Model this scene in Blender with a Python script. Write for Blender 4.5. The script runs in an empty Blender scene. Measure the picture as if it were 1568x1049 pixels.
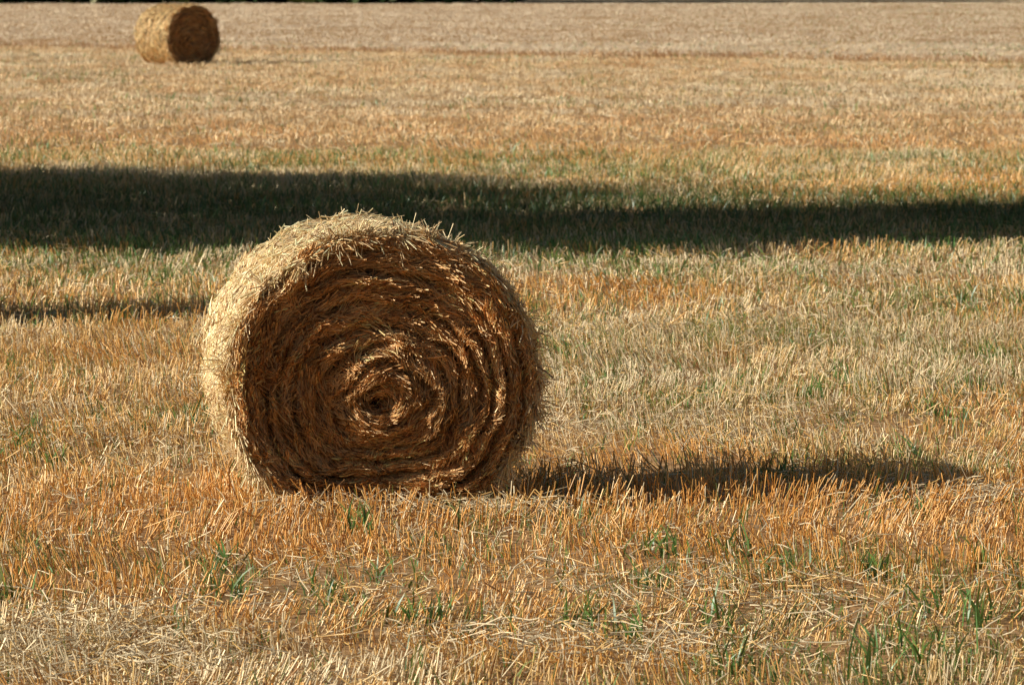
import bpy, math
import numpy as np
from mathutils import Vector
rng=np.random.default_rng(7)
scene=bpy.context.scene
SUN_A=math.radians(13); SUN_E=math.radians(24)

# ------------------------------------------------------------ noise
TAB=[np.random.default_rng(100+i).random((256,256)) for i in range(12)]
def vn(x,y,s=0,px=256):
    xi=np.floor(x).astype(np.int64); yi=np.floor(y).astype(np.int64)
    xf=x-xi; yf=y-yi; xf=xf*xf*(3-2*xf); yf=yf*yf*(3-2*yf)
    T=TAB[s]; x0=xi%px; x1=(xi+1)%px; y0=yi%256; y1=(yi+1)%256
    return (T[x0,y0]*(1-xf)+T[x1,y0]*xf)*(1-yf)+(T[x0,y1]*(1-xf)+T[x1,y1]*xf)*yf
def fbm(x,y,s=0,o=3):
    r=0;a=1;t=0
    for i in range(o):
        r=r+a*vn(x*2**i+17*i,y*2**i+31*i,(s+i)%12); t+=a; a*=.5
    return r/t
def ground_z(x,y):
    f=np.clip(1.3-np.hypot(x,y)/300,0,1)
    return (0.07*(fbm(x*.9,y*.9,1,3)-.5)+0.03*(vn(x*.13+3,y*.13,2)-.5))*f

# ------------------------------------------------------------ materials
def straw_mat(name,gloss=.05,trans=.25,rough=.4,gcol=(1,.82,.55)):
    m=bpy.data.materials.new(name); m.use_nodes=True; nt=m.node_tree; nt.nodes.clear()
    o=nt.nodes.new('ShaderNodeOutputMaterial'); mx=nt.nodes.new('ShaderNodeMixShader'); m2=nt.nodes.new('ShaderNodeMixShader')
    p=nt.nodes.new('ShaderNodeBsdfDiffuse'); t=nt.nodes.new('ShaderNodeBsdfTranslucent'); gl=nt.nodes.new('ShaderNodeBsdfGlossy')
    gl.inputs['Roughness'].default_value=rough; gl.inputs['Color'].default_value=(*gcol,1)
    a=nt.nodes.new('ShaderNodeAttribute'); a.attribute_name='col'
    nt.links.new(a.outputs['Color'],p.inputs['Color']); nt.links.new(a.outputs['Color'],t.inputs['Color'])
    mx.inputs[0].default_value=trans; m2.inputs[0].default_value=gloss
    nt.links.new(p.outputs[0],mx.inputs[1]); nt.links.new(t.outputs[0],mx.inputs[2])
    nt.links.new(mx.outputs[0],m2.inputs[1]); nt.links.new(gl.outputs[0],m2.inputs[2]); nt.links.new(m2.outputs[0],o.inputs[0])
    return m
M_straw=straw_mat('straw',.20,.08,.40,(1,.80,.50)); M_green=straw_mat('grass_blade',.05,.3,.4,(.8,.9,.8)); M_leaf=straw_mat('leaf',.03,.15)
M_balestraw=straw_mat('bale_straw',.17,.06,.36,(1,.80,.50))

def noise_mat(name,c1,c2,c3,scale=(1,1,1),sc=30,bump=.5,coord='Object'):
    m=bpy.data.materials.new(name); m.use_nodes=True; nt=m.node_tree
    p=nt.nodes['Principled BSDF']; p.inputs['Roughness'].default_value=.9; p.inputs['Specular IOR Level'].default_value=.1
    tc=nt.nodes.new('ShaderNodeTexCoord'); mp=nt.nodes.new('ShaderNodeMapping'); mp.inputs['Scale'].default_value=scale
    n=nt.nodes.new('ShaderNodeTexNoise'); n.inputs['Scale'].default_value=sc; n.inputs['Detail'].default_value=5; n.inputs['Roughness'].default_value=.7
    r=nt.nodes.new('ShaderNodeValToRGB'); e=r.color_ramp.elements
    e[0].position=.3; e[0].color=(*c1,1); e[1].position=.7; e[1].color=(*c3,1); k=e.new(.5); k.color=(*c2,1)
    b=nt.nodes.new('ShaderNodeBump'); b.inputs['Strength'].default_value=bump; b.inputs['Distance'].default_value=.02
    L=nt.links.new
    L(tc.outputs[coord],mp.inputs[0]); L(mp.outputs[0],n.inputs['Vector']); L(n.outputs[0],r.inputs[0]); L(r.outputs[0],p.inputs['Base Color'])
    L(n.outputs[0],b.inputs['Height']); L(b.outputs[0],p.inputs['Normal'])
    return m
M_ground=noise_mat('stubble_soil',(.17,.085,.03),(.52,.29,.12),(.80,.54,.29),(1,1.6,1),14,.6)
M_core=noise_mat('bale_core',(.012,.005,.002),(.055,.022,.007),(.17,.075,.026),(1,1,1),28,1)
M_bark=noise_mat('bark',(.05,.035,.025),(.10,.075,.05),(.17,.13,.09),(1,1,.2),9,1)

# ------------------------------------------------------------ mesh helpers
def raw_mesh(name,V,F,col=None,mat=None,nper=4):
    me=bpy.data.meshes.new(name)
    me.vertices.add(len(V)); me.vertices.foreach_set('co',np.ascontiguousarray(V,dtype=np.float32).ravel())
    nf=len(F); me.loops.add(nf*nper); me.loops.foreach_set('vertex_index',np.ascontiguousarray(F,dtype=np.int32).ravel())
    me.polygons.add(nf); me.polygons.foreach_set('loop_start',np.arange(nf,dtype=np.int32)*nper)
    me.update(calc_edges=True)
    if col is not None:
        at=me.attributes.new('col','FLOAT_COLOR','POINT')
        c=np.ones((len(V),4),dtype=np.float32); c[:,:3]=col; at.data.foreach_set('color',c.ravel())
    if mat: me.materials.append(mat)
    return me
def obj(name,me,parent=None):
    o=bpy.data.objects.new(name,me); scene.collection.objects.link(o)
    if parent: o.parent=parent
    return o
def nrm(v): return v/np.maximum(np.linalg.norm(v,axis=-1,keepdims=True),1e-9)
def strands(P,W,C,sides=2,side=None,rg=rng):
    N,K,_=P.shape
    t=nrm(P[:,-1]-P[:,0])
    u=rg.normal(size=(N,3)) if side is None else side
    u=nrm(u-(u*t).sum(1,keepdims=True)*t); v=np.cross(t,u)
    if sides==2: offs=[u,-u]
    else: offs=[math.cos(2*math.pi*i/sides)*u+math.sin(2*math.pi*i/sides)*v for i in range(sides)]
    V=np.stack([P+o[:,None,:]*(W[:,:,None]*.5) for o in offs],2)
    S=sides; base=(np.arange(N)*K*S)[:,None,None]
    k=np.arange(K-1)[None,:,None]
    ss=np.arange(1 if S==2 else S)[None,None,:]
    a=base+k*S+ss; b=base+k*S+(ss+1)%S; c=b+S; d=a+S
    F=np.stack([a,b,c,d],-1).reshape(-1,4)
    col=np.repeat(C[:,:,None,:],S,2).reshape(-1,3)
    return V.reshape(-1,3),F,col
def merge(parts):
    Vs=[];Fs=[];Cs=[];n=0
    for V,F,C in parts:
        Vs.append(V);Fs.append(F+n);Cs.append(C);n+=len(V)
    return np.concatenate(Vs),np.concatenate(Fs),np.concatenate(Cs)

# ------------------------------------------------------------ ground sheet
def axis(segs):
    out=[]
    for a,b,n in segs: out.append(np.linspace(a,b,n,endpoint=False))
    return np.concatenate(out+[np.array([segs[-1][1]])])
xs=axis([(-3000,-300,14),(-300,-40,26),(-40,-8,40),(-8,8,130),(8,40,40),(40,300,26),(300,3000,14)])
ys=axis([(-400,0,16),(0,15,20),(15,45,240),(45,130,170),(130,400,60),(400,4000,20)])
X,Y=np.meshgrid(xs,ys); nx=len(xs); ny=len(ys)
V=np.stack([X,Y,ground_z(X,Y)],-1).reshape(-1,3)
i,j=np.meshgrid(np.arange(nx-1),np.arange(ny-1)); a=(j*nx+i).ravel()
F=np.stack([a,a+1,a+1+nx,a+nx],-1)
obj('ground',raw_mesh('ground',V,F,None,M_ground))

# ------------------------------------------------------------ bales table
L=1.2; BZ=.66
def centre(fx,fy,th): return (fx-math.sin(th)*L/2, fy+math.cos(th)*L/2)
TH=math.radians(8.5)
bx,by=centre(-.635,22.72,TH)
BALES=[(bx,by,TH,'hero'),(-7.72,107.0,math.radians(42),'far'),(11.64,96,math.radians(30),'far'),(-5.2,34.3,math.radians(3),'far')]

# ------------------------------------------------------------ field properties
PAL=dict(orange=(.95,.44,.095),gold=(.98,.62,.215),cream=(.98,.82,.53),pink=(.98,.84,.66),brown=(.38,.16,.05),green=(.19,.32,.07))
PAL={k:np.array(v) for k,v in PAL.items()}
def g(x,y,cx,cy,rx,ry): return np.exp(-((x-cx)/rx)**2-((y-cy)/ry)**2)
def bound(x): return 116-(x+1)*.63
def shade(x,y):  # mask of the tree-shadow band, where plants turn greener and shade is painted in
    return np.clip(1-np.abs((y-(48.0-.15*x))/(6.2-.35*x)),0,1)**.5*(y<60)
def field(x,y0):
    y=y0+1.3*(fbm(x*.55,y0*.4,11,2)-.5)*np.clip(y0/25,0,2)
    band=fbm(x*.2+5,y*.9,3,3); broad=fbm(x*.06,y0*.30,5,3); patch=fbm(x*1.1,y*.9,6,3)
    fa=np.clip((y0-55)/15,0,1)
    o=.54-.08*fa+1.2*(band-.5)+(1.6-.5*fa)*(broad-.5)+1.5*(patch-.5)
    o+= .4*g(x,y,-3,31.5,2.2,3.2)+.25*g(x,y,.6,21.3,2.8,1.3)+.2*g(x,y,2.2,19,1.5,1.8)+.15*g(x,y,0,64,20,4)
    o-= .3*g(x,y,3,37,5,6)+.2*g(x,y,1.2,28,2.5,2.5)+.4*g(x,y,-1.9,18.2,.8,.9)+.15*g(x,y,0,84,20,9)
    far=y0>bound(x)
    o=np.where(far,o-.35,o)
    gr=.06+1.9*np.clip(fbm(x*.6,y*.45,8,3)-.53,0,1)
    gr+= .26*g(x,y,1.8,28.5,2.4,1.8)+.14*g(x,y,1.8,18.3,1.0,1.2)+.18*g(x,y,-3,39,3,2.5)+.18*g(x,y,2,33,4,4)+.15*g(x,y,0,60,9,4)
    gr=np.where(far,.03+.3*np.clip(x/12,0,1)*fbm(x*.1,y*.05,2),gr*(1-.45*fa))
    gr=np.maximum(gr,.8*shade(x,y0))
    return np.clip(o,0,1),np.clip(gr,0,.8),far
def hollow(x,y):
    return np.clip(g(x,y,-1.0,20.45,.24,.2)+g(x,y,-1.36,20.5,.22,.2)+g(x,y,1.31,19.35,.13,.14)+g(x,y,-2.6,24.6,.6,.3)*.6+g(x,y,.9,28.3,.3,.2)*.6+.9*np.clip((fbm(x*2.6,y*1.9,10,2)-.67)*6,0,1),0,1)
def field_cols(x,y,n,rg):
    o,gr,far=field(x,y); near=np.clip((110-y)/70,.25,1)
    r=rg.random(n)[:,None]/near[:,None]; o=np.clip(o+rg.normal(0,.22,n)*near,0,1)[:,None]
    c=np.where(o<.5, PAL['cream']*(1-2*o)+PAL['gold']*2*o, PAL['gold']*(2-2*o)+PAL['orange']*(2*o-1))
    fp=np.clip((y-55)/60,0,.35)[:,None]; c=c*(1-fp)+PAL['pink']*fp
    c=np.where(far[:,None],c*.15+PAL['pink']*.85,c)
    c=np.where(r<.08,PAL['brown'],c); c=np.where((r>.08)&(r<.2),PAL['cream'],c)
    c=c*(.84+.2*rg.random((n,1)))
    gm=rg.random(n)<gr
    c=np.where(gm[:,None],PAL['green']*(.5+.8*rg.random((n,1)))+np.array([.10,.05,0])*rg.random((n,1)),c)
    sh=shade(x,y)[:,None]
    c=np.where(gm[:,None],c*(1-.68*sh),c*(1-.6*sh))  # painted shade: stalk colour darkened in the band, on top of the cast shadow
    return np.clip(c,0,.98),gm
def inside_bale(x,y,pad=0):
    m=np.zeros(len(x),bool)
    for cx,cy,th,_ in BALES:
        dx=x-cx;dy=y-cy; lx=dx*math.cos(th)+dy*math.sin(th); ly=-dx*math.sin(th)+dy*math.cos(th)
        m|=(np.abs(lx)<.42+pad)&(np.abs(ly)<L/2-.02+pad)
    return m
def scatter(d0,d1,dens,m,rg,add=1.0):
    hw=lambda d:.1105*d*m+add
    area=2*hw(d1)*(d1-d0); n=int(area*dens)
    y=d0+(d1-d0)*rg.random(n); x=(rg.random(n)*2-1)*hw(d1)
    k=np.abs(x)<hw(y); return x[k],y[k]

parts=[]
for (d0,d1,dens,w,S,h,m) in [(15.5,34,560,.0066,3,.125,1.3),(34,62,290,.009,3,.115,1.25),(62,128,120,.0125,3,.085,1.2),(128,260,45,.020,3,.06,1.15)]:
    x,y=scatter(d0,d1,dens,m,rng)
    if d1<70:
        q=y-.06*x; sp=.14
        q2=np.round(q/sp)*sp+rng.normal(0,.03,len(q)); use=rng.random(len(q))<.35
        y=np.where(use,q2+.06*x,y)
    hol=hollow(x,y); flat=np.clip((fbm(x*.35+9,y*.6,9,2)-.5)*3,0,1)*.45
    cl=fbm(x*4.2,y*3.6,4,2)
    keep=(rng.random(len(x))>hol*.97)&(~inside_bale(x,y))&(rng.random(len(x))<.1+1.75*cl**1.3)
    x=x[keep];y=y[keep];flat=flat[keep];cl=cl[keep]; n=len(x)
    hh=h*(.35+.85*rng.random(n))*(1-flat)*(.5+1.0*cl)
    hh=np.where(y>bound(x),hh*.85,hh)
    ed=np.abs(y-bound(x)-3*(fbm(x*.2,x*0,2)-.5)); edge=ed<1.3
    hh=np.where(edge,hh*2.0,hh)
    lean=rng.normal(0,.18,(n,2))+np.where(rng.random((n,1))<.2,rng.normal(0,.7,(n,2)),0)
    lean[:,0]+=1.2*(fbm(x*1.1,y*1.1,7,2)-.5); lean[:,1]+=.9*(fbm(x*1.1+40,y*1.1,7,2)-.5)
    z=ground_z(x,y)-.01
    P0=np.stack([x,y,z],-1); P1=P0+np.stack([lean[:,0]*hh,lean[:,1]*hh,hh],-1)
    P=np.stack([P0,P1],1)
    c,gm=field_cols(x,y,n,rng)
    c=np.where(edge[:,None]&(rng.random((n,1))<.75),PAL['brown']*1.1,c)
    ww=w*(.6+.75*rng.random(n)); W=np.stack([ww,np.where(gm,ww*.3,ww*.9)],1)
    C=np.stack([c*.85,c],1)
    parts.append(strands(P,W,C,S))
V,F,C=merge(parts); obj('stubble',raw_mesh('stubble',V,F,C,M_straw))

# ------------------------------------------------------------ loose straw
parts=[]
def loose(x,y,zoff,ln,w,S,cream=.75):
    n=len(x); k=~inside_bale(x,y); x=x[k];y=y[k];zoff=zoff[k];ln=ln[k]; n=len(x)
    th=rng.random(n)*2*math.pi; tilt=rng.normal(0,.35,n)
    d=np.stack([np.cos(th)*np.cos(tilt),np.sin(th)*np.cos(tilt),np.sin(tilt)],-1)
    c0=np.stack([x,y,ground_z(x,y)+zoff],-1)
    bend=rng.normal(0,.08,(n,3))*ln[:,None]; bend[:,2]*=.5
    P=np.stack([c0-d*ln[:,None]/2,c0+bend,c0+d*ln[:,None]/2],1)
    P[:,:,2]=np.maximum(P[:,:,2],(ground_z(x,y)+.004)[:,None])
    c=np.where(rng.random((n,1))<cream,PAL['cream'],PAL['gold'])*(.8+.2*rng.random((n,1)))
    c=c*(1-.6*shade(x,y)[:,None])  # loose straw colour darkened in the tree-shadow band too
    W=np.repeat((w*(.6+.7*rng.random(n)))[:,None],3,1)
    parts.append(strands(P,W,np.repeat(c[:,None],3,1),S))
x,y=scatter(15.5,34,230,1.3,rng); k=rng.random(len(x))<2.2*fbm(x*1.6,y*1.6,0,2)**2.0; x=x[k];y=y[k]; loose(x,y,.005+.075*rng.random(len(x)),.03+.10*rng.random(len(x))**1.5,.0052,3,.5)
x,y=scatter(34,62,35,1.25,rng); loose(x,y,.02+.05*rng.random(len(x)),.06+.10*rng.random(len(x)),.007,3,.6)
x,y=scatter(62,128,6,1.2,rng); loose(x,y,.02+.04*rng.random(len(x)),.1+.15*rng.random(len(x)),.012,3)
for cx,cy,rx,ry,n in [(-1.9,18.1,.8,.9,2400),(-.63,22.5,.75,.2,330),(0,22.5,.3,.25,300),(2.35,23.0,.6,.4,300),(.3,18.2,1,.5,500),(1.0,19.5,1,.7,500),(-2.6,25.4,.7,.9,400),(1.7,33,2,2,500),(.9,26.3,1.2,.8,350)]:
    x=rng.normal(cx,rx*.6,n); y=rng.normal(cy,ry*.6,n); loose(x,y,.01+.09*rng.random(n)**1.3,.05+.17*rng.random(n)**1.3,.005,3,.8)
V,F,C=merge(parts); obj('loose_straw',raw_mesh('loose_straw',V,F,C,M_straw))

# ------------------------------------------------------------ green grass tufts
parts=[]
def tufts(cx,cy,size,nb,w,spread=.06,dark=1.0):
    n=len(cx); idx=np.repeat(np.arange(n),nb); N=len(idx)
    x=cx[idx]+rng.normal(0,1,N)*spread*(size[idx]/.15); y=cy[idx]+rng.normal(0,1,N)*spread*(size[idx]/.15)
    h=size[idx]*(.4+.7*rng.random(N)); th=rng.random(N)*6.283; ln=h*(.1+.5*rng.random(N))
    b=np.stack([x,y,ground_z(x,y)-.01],-1); dr=np.stack([np.cos(th),np.sin(th),0*th],-1)
    P=np.stack([b+dr*(ln*t**2)[:,None]+np.array([0,0,1])*(h*(t-.15*t*t))[:,None] for t in (0,.4,.75,1)],1)
    ww=w*(.6+.8*rng.random(N)); W=np.stack([ww,ww,ww*.7,ww*.1],1)
    c=np.array([.12,.27,.06])*(.4+.9*rng.random((N,1)))+np.array([.16,.10,.02])*rng.random((N,1))**2
    c=c*dark*(1-.6*shade(x,y)[:,None])  # tuft colour likewise darkened to deepen the tree shadow
    parts.append(strands(P,W,np.repeat(c[:,None],4,1)*np.array([.8,.9,1,1.1])[None,:,None],2))
H=np.array([(-.75,21.9,.17),(-.72,21.8,.12),(-.38,18.9,.17),(-.33,18.8,.14),(-1.19,19.5,.15),(-.79,19.7,.14),(1.02,20.95,.16),(.82,18.95,.2),(1.59,20.3,.16),(1.53,18.25,.2),(1.67,17.8,.2),
 (.31,18.95,.18),(.45,18.6,.16),(1.44,24,.15),(1.3,23.9,.12),(.37,30.9,.18),(1.49,28.9,.17),(1.83,28.4,.17),(1.2,28.6,.13),(3.18,31.1,.16),(-2.6,24.9,.2),(-2.75,24.6,.2),(-2.45,24.5,.16),(-2.7,26,.17),(-2.02,19.3,.16),
 (1.9,18.95,.18),(.67,20.95,.15),(1.25,20.5,.15),(.55,19.9,.16),(1.75,19.2,.16),(1.35,17.6,.2),(.85,17.7,.18),(-1.3,20.6,.13),(-1.9,27,.14),(2.2,25,.14),(1.95,22.3,.14),(2.1,20.5,.15),(-1.75,33.8,.16),(-2.2,19.7,.14),(-1.35,26.3,.14),(2.5,27.3,.14),(3.5,36,.16),(1.0,27.6,.15),(2.1,29.6,.16),(.6,29.4,.14),(2.9,29.0,.16),(1.6,33.5,.17)])
for rep in range(3):
    tufts(H[:,0]+rng.normal(0,.05*(rep>0),len(H)),H[:,1]+rng.normal(0,.08*(rep>0),len(H)),H[:,2]*(1.35-.25*rep),9,.009,.035)
x,y=scatter(16,34,30,1.3,rng); k=rng.random(len(x))<.22+1.7*field(x,y)[1]; x=x[k];y=y[k]; k=~inside_bale(x,y,.15); x=x[k];y=y[k]
tufts(x,y,.08+.13*rng.random(len(x))**2,4,.0065,.03)
x,y=scatter(34,62,13,1.25,rng); k=rng.random(len(x))<.2+2*field(x,y)[1]; x=x[k];y=y[k]; tufts(x,y,.10+.08*rng.random(len(x))**2,6,.008,.1)
n=4200; x=rng.uniform(-9,9,n); y=rng.normal(47.5,4.0,n); tufts(x,y,.12+.1*rng.random(n),7,.011,.15)
n=350; x=rng.uniform(-9,9,n); y=59+rng.normal(-.15*x,1.5,n); tufts(x,y,.12+.1*rng.random(n),8,.012,.15)
n=400; x=rng.uniform(-9,2,n); y=42.0+rng.normal(0,.8,n); tufts(x,y,.14+.1*rng.random(n),8,.010,.12)
x,y=scatter(62,128,1.2,1.2,rng); k=rng.random(len(x))<.15+1.5*field(x,y)[1]; x=x[k];y=y[k]; tufts(x,y,.12+.08*rng.random(len(x)),7,.014,.25)
V,F,C=merge(parts); obj('green_grass',raw_mesh('green_grass',V,F,C,M_green))

# ------------------------------------------------------------ hay bales
RX,RZ=.775,.735
def shp(phi):
    x=RX*np.cos(phi); z=RZ*np.sin(phi)
    z=np.where(z<-.58,-.58+(z+.58)*.5,z)
    return x,z
def wob(phi,t):
    u=phi/(2*np.pi)
    return .035*(vn(u*9,t*3+5,3,9)-.5)+.03*(vn(u*24,t*7,4,24)-.5)+.035*(vn(u*64,t*22,5,64)-.5)
RH=np.array([0,.05,.12,.2,.33,.55,.8,.9,.95,1]); DD=np.array([.09,.04,-.03,-.01,.05,.075,.05,.005,.0,.0])
def face_pt(rho,phi,sgn=-1):
    sx,sz=shp(phi); k=1+wob(phi,np.zeros_like(phi))*.8
    cx,cz=-.02,-.12
    x=cx*(1-rho)+sx*rho*k; z=cz*(1-rho)+sz*rho*k
    u=phi/(2*np.pi)
    fac=.7-.95*np.cos(phi)-.15*np.sin(phi)
    hub=np.clip((.3-rho)/.2,0,1)
    D=np.interp(rho,RH,DD)*(fac*(1-hub)+hub)
    lay=rho*RX/.090-u+1.5*(vn(u*5,rho*3.5,6,5)-.5)+.5*(vn(u*13,rho*8,0,13)-.5)
    fr=lay-np.floor(lay)
    grv=.085*(np.abs(fr-.5)*2)**2.5*(.15+1.35*vn(u*9,rho*8,2,9))
    b=.075*(vn(u*11,rho*8+2,7,11)-.5)+.045*(vn(u*30,rho*20,8,30)-.5)+.02*(vn(x*26+50,z*26+50,9)-.5)
    b=b*np.clip(rho*6,.3,1)
    y=D+grv+b*.9+np.clip((rho-.94)/.06,0,1)**2*.04
    return np.stack([x,sgn*(L/2-y),z],-1)
def side_pt(t,phi):
    sx,sz=shp(phi); k=1+wob(phi,t)/.75
    e=np.minimum(t,1-t)*L; k=k-.03*np.clip(1-e/.06,0,1)**2
    return np.stack([sx*k,(t-.5)*L*.995,sz*k],-1)
def build_bale(name,nf,ns,w,seed,ncl,slo,shi):
    rg=np.random.default_rng(seed)
    NP=260; ph=np.linspace(0,2*np.pi,NP,endpoint=False)
    rings=[]
    for r in np.linspace(.0,1,80): rings.append(face_pt(np.full(NP,r),ph,-1)*np.array([.995,1,.995])+np.array([0,.012,0]))
    for t in np.linspace(.04,.96,40): rings.append(side_pt(np.full(NP,t),ph)*np.array([.985,1,.985]))
    for r in np.linspace(1,0,30): rings.append(face_pt(np.full(NP,r),ph,1)*np.array([.995,1,.995]))
    R=np.stack(rings); nr=len(R)
    a,b=np.meshgrid(np.arange(NP),np.arange(nr-1)); a=a.ravel();b=b.ravel()
    F=np.stack([b*NP+a,b*NP+(a+1)%NP,(b+1)*NP+(a+1)%NP,(b+1)*NP+a],-1)
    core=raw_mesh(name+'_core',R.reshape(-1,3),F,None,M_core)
    parts=[]
    K=5; tt=np.linspace(-.5,.5,K)[None,:]
    lo,hi=np.array([.70,.29,.08]),np.array([.97,.64,.29])
    def cols(n,lo,hi,dark):
        r=rg.random((n,1)); c=lo*(1-r)+hi*r
        c=np.where(rg.random((n,1))<dark,np.array([.20,.08,.025]),c)
        return c*(.62+.55*rg.random((n,1)))
    def face_set(rho,phi,ln,slope,lift,sgn,c,jit=.002,ws=1.):
        n=len(rho)
        dphi=np.clip(ln/(np.maximum(rho,.02)*RX),0,1.5)*np.cos(slope)
        PH=phi[:,None]+tt*dphi[:,None]; RO=np.clip(rho[:,None]+tt*(ln/RX*np.sin(slope))[:,None],.005,1.03)
        P=face_pt(RO,PH,sgn)
        ch=P[:,:1]*(0.5-tt)[:,:,None]+P[:,-1:]*(0.5+tt)[:,:,None]
        P=P*.65+ch*.35
        end=np.where(rg.random(n)<.5,1,-1)[:,None]
        prof=.3+.7*np.clip(end*tt*2,0,1)**1.5
        P[:,:,1]+=sgn*lift[:,None]*prof
        P+=rg.normal(0,jit,P.shape)
        tone=.65+.7*fbm(P[:,2,0]*7+20,P[:,2,2]*7+20,3,2)
        c=np.clip(c*tone[:,None],0,.95)
        ww=w*ws*(.55+.8*rg.random(n)); W=np.repeat(ww[:,None],K,1); W[:,-1]*=.6
        parts.append(strands(P,W,np.repeat(c[:,None],K,1),3,rg=rg))
    for sgn,cnt in ((-1,nf),(1,nf//3)):
        n=cnt; rho=np.sqrt(rg.random(n))*.985+.01; phi=rg.random(n)*2*np.pi
        ln=(.04+.17*rg.random(n)**1.5); wild=rg.random(n)<.13
        slope=rg.normal(0,.14,n)+np.where(wild,rg.normal(0,1.0,n),0)
        lift=.003+.008*rg.random(n)+np.where(rg.random(n)<.14,.055*rg.random(n),0)
        face_set(rho,phi,ln,slope,lift,sgn,cols(n,lo,hi,.32))
    m=22; rc=np.sqrt(rg.random(ncl))*.97+.02; pc=rg.random(ncl)*2*np.pi; sc_=rg.normal(0,.4,ncl); lc=rg.random(ncl)**1.6*.075; tc=.8+.5*rg.random(ncl)
    idx=np.repeat(np.arange(ncl),m); n=len(idx)
    rho=np.clip(rc[idx]+rg.normal(0,.016,n),.01,1.0); phi=pc[idx]+rg.normal(0,.04,n)/np.maximum(rho,.15)
    face_set(rho,phi,.05+.11*rg.random(n),sc_[idx]+rg.normal(0,.18,n),lc[idx]+.02*rg.random(n),-1,cols(n,lo,hi,.1)*tc[idx][:,None],.003,1.15)
    n=ns; t=rg.random(n); phi=rg.random(n)*2*np.pi; ln=.05+.17*rg.random(n)**1.3
    sl=rg.normal(0,.35,n)+np.where(rg.random(n)<.25,rg.normal(0,.9,n),0)
    PH=phi[:,None]+tt*(ln*np.cos(sl)/RX)[:,None]; T=np.clip(t[:,None]+tt*(ln*np.sin(sl)/L)[:,None],-.03,1.03)
    P=side_pt(T,PH)
    lift=.001+.012*rg.random(n)+np.where(rg.random(n)<.07,.04*rg.random(n),0)
    end=np.where(rg.random(n)<.5,1,-1)[:,None]; prof=.3+.7*np.clip(end*tt*2,0,1)**1.5
    P+=nrm(P*np.array([1,0,1]))*(lift[:,None]*prof)[:,:,None]
    c=cols(n,slo,shi,.05)*1.12
    W=np.repeat((w*(.55+.8*rg.random(n)))[:,None],K,1)
    parts.append(strands(P,W,np.repeat(np.clip(c,0,.97)[:,None],K,1),3,rg=rg))
    s=np.linspace(-.3,.7,K)
    nc=ns//65; pc=rg.random(nc)*2*np.pi; dc=rg.normal(0,1,(nc,3)); idx=np.repeat(np.arange(nc),18); n=len(idx)
    phi=pc[idx]+rg.normal(0,.03,n); t=np.abs(rg.normal(0,.02,n)); b0=side_pt(t,phi)
    out=nrm(b0*np.array([1,0,1])); tan=np.stack([-out[:,2],0*phi,out[:,0]],-1)
    dd=dc[idx]+rg.normal(0,.4,(n,3))
    d=nrm(out*(.12+.35*dd[:,:1])+tan*dd[:,1:2]*1.0+np.array([0,-1,0])*(.15+.35*dd[:,2:3]))
    ln=(.05+.14*rg.random(n)**1.5)[:,None]
    P=np.stack([b0+d*ln*q+np.array([0,0,-1])*ln*max(q,0)**2*.3 for q in s],1)
    c=np.clip(cols(n,slo,shi,.08)*1.1,0,.97)
    parts.append(strands(P,np.repeat((w*(.5+.7*rg.random(n)))[:,None],K,1),np.repeat(c[:,None],K,1),3,rg=rg))
    n=ns//14; phi=rg.random(n)*np.pi*2; t=rg.random(n)**1.7; b0=side_pt(t,phi); out=nrm(b0*np.array([1,0,1]))
    d=nrm(out*.5+rg.normal(0,.7,(n,3))); ln=(.03+.12*rg.random(n)**2)[:,None]
    P=np.stack([b0+d*ln*q for q in s],1); c=np.clip(cols(n,slo,shi,0)*1.1,0,.97)
    parts.append(strands(P,np.repeat((w*(.4+.5*rg.random(n)))[:,None],K,1),np.repeat(c[:,None],K,1),3,rg=rg))
    V,F,C=merge(parts); V[:,2]=np.maximum(V[:,2],-.66)
    return core,raw_mesh(name+'_straw',V,F,C,M_balestraw)
hero=build_bale('hero',12500,20000,.0058,3,700,np.array([.93,.60,.27]),np.array([.98,.80,.50]))
far=build_bale('far',6000,7000,.008,5,120,np.array([.90,.52,.20]),np.array([.97,.72,.38]))
for cx,cy,th,k in BALES:
    e=obj('hay_bale',None); e.location=(cx,cy,BZ+float(ground_z(np.array([cx]),np.array([cy]))[0])-.01); e.rotation_euler=(0,0,th)
    cm,sm=hero if k=='hero' else far
    obj('straw_core',cm,e); obj('straw_stalks',sm,e)

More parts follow.
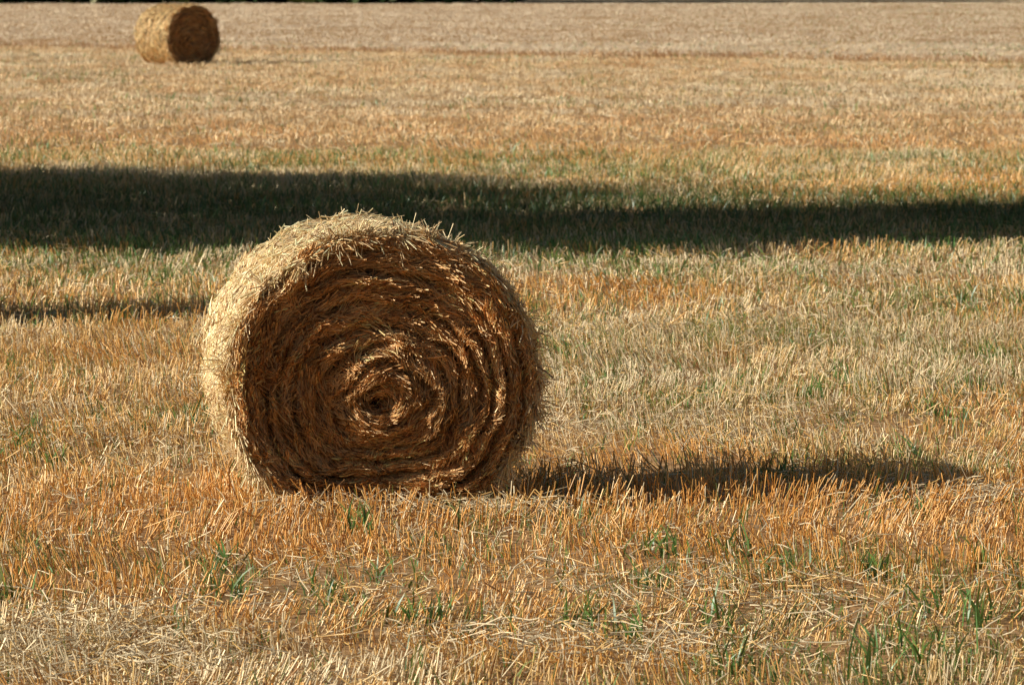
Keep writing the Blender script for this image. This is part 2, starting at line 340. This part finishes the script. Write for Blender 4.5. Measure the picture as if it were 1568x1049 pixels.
# ------------------------------------------------------------ trees
def tree(name,x,y,h,zc,r,rz,seed,nl=9000,ls=.34,ncl=70):
    rg=np.random.default_rng(seed)
    e=obj(name,None); e.location=(x,y,0)
    parts=[]
    def tube(pts,r0,r1,S=9):
        P=np.array(pts)[None]; K=P.shape[1]; W=np.linspace(r0*2,r1*2,K)[None]
        parts.append(strands(P,W,np.full((1,K,3),.2),S,rg=rg))
    R=h*.025
    tube([(0,0,-.2),(.1,0,h*.2),(0,.1,h*.45),(.15,0,h*.7),(.1,.1,h*.9)],R,R*.15,12)
    u=nrm(rg.normal(size=(ncl,3)))*(rg.random((ncl,1))**.4)
    cl=u*np.array([r,r,rz])*.86+np.array([0,0,zc])
    for c in cl[:26]:
        z0=h*rg.uniform(.2,.6); z0=min(z0,c[2]-.3)
        tube([(0.05,0,z0),(c[0]*.45,c[1]*.45,z0+(c[2]-z0)*.4),tuple(c)],R*.35,R*.05,6)
    V,F,C=merge(parts); obj('trunk_and_limbs',raw_mesh(name+'_wood',V,F,None,M_bark),e)
    k=rg.integers(0,ncl,nl); cr=r*.27*(.7+.6*rg.random(ncl))
    p=cl[k]+nrm(rg.normal(size=(nl,3)))*(rg.random((nl,1))**.5)*cr[k][:,None]*np.array([1,1,.8])
    a=nrm(rg.normal(size=(nl,3))); b=nrm(np.cross(a,rg.normal(size=(nl,3)))); s=ls*(.6+.8*rg.random((nl,1)))
    V=np.stack([p-a*s*.5,p+b*s*.32,p+a*s*.5,p-b*s*.32],1).reshape(-1,3)
    F=np.arange(nl*4).reshape(-1,4)
    c=np.array([.05,.09,.025])*(.6+.8*rg.random(ncl)[k][:,None])*(.7+.6*rg.random((nl,1)))
    obj('foliage',raw_mesh(name+'_foliage',V,F,np.repeat(c,4,0),M_leaf),e)
T=1/math.tan(SUN_E)
def place(sx,sy,zc): return sx-zc*T*math.cos(SUN_A), sy-zc*T*math.sin(SUN_A)
px,py=place(-11,49.7,9.2); tree('oak_tree',px,py,15.5,9.2,6.8,5.6,11,19000,.42,120)
px,py=place(4.5,45.9,11.5); tree('oak_tree',px,py,17.5,11.5,4.2,5.8,12,13000,.40,90)
rg=np.random.default_rng(21); n=60000
tx=rg.uniform(-95,.5,n)
top=9+4*fbm(tx*.12,tx*0+3,2,3); q=rg.random(n); z=.1+q*top
y=212+rg.uniform(0,9,n)+1.5*(fbm(tx*.3,z*.3,4,2)-.5); p=np.stack([tx,y,z],-1)
a=nrm(rg.normal(size=(n,3))); b=nrm(np.cross(a,rg.normal(size=(n,3)))); s=.8*(.6+.8*rg.random((n,1)))
V=np.stack([p-a*s*.5,p+b*s*.35,p+a*s*.5,p-b*s*.35],1).reshape(-1,3)
c=np.array([.04,.075,.025])*(.5+rg.random((n,1)))
obj('distant_tree_row',raw_mesh('distant_tree_row',V,np.arange(n*4).reshape(-1,4),np.repeat(c,4,0),M_leaf))

# ------------------------------------------------------------ light
s=Vector((-math.cos(SUN_A)*math.cos(SUN_E),-math.sin(SUN_A)*math.cos(SUN_E),math.sin(SUN_E)))
ld=bpy.data.lights.new('sun','SUN'); ld.energy=5; ld.angle=math.radians(.5); ld.color=(1,.95,.86)
lo=bpy.data.objects.new('sun',ld); scene.collection.objects.link(lo); lo.rotation_euler=(-s).to_track_quat('-Z','Y').to_euler(); lo.location=(-30,-10,30)
w=bpy.data.worlds.new('World'); scene.world=w; w.use_nodes=True; nt=w.node_tree
sk=nt.nodes.new('ShaderNodeTexSky'); sk.sky_type='NISHITA'; sk.sun_disc=False; sk.sun_elevation=SUN_E
sk.sun_rotation=math.atan2(s.x,s.y)%(2*math.pi)
bg=nt.nodes['Background']; bg.inputs[1].default_value=.05; nt.links.new(sk.outputs[0],bg.inputs[0])
scene.view_settings.view_transform='Standard'; scene.view_settings.look='None'; scene.view_settings.exposure=0

# ------------------------------------------------------------ camera
cd=bpy.data.cameras.new('camera'); cd.lens=163; cd.sensor_width=36; cd.clip_end=6000; cd.clip_start=.5
cd.dof.use_dof=True; cd.dof.focus_distance=22.8; cd.dof.aperture_fstop=9
co=bpy.data.objects.new('camera',cd); scene.collection.objects.link(co); co.location=(0,0,2.8)
co.rotation_euler=(math.radians(90-4.93),0,0); scene.camera=co
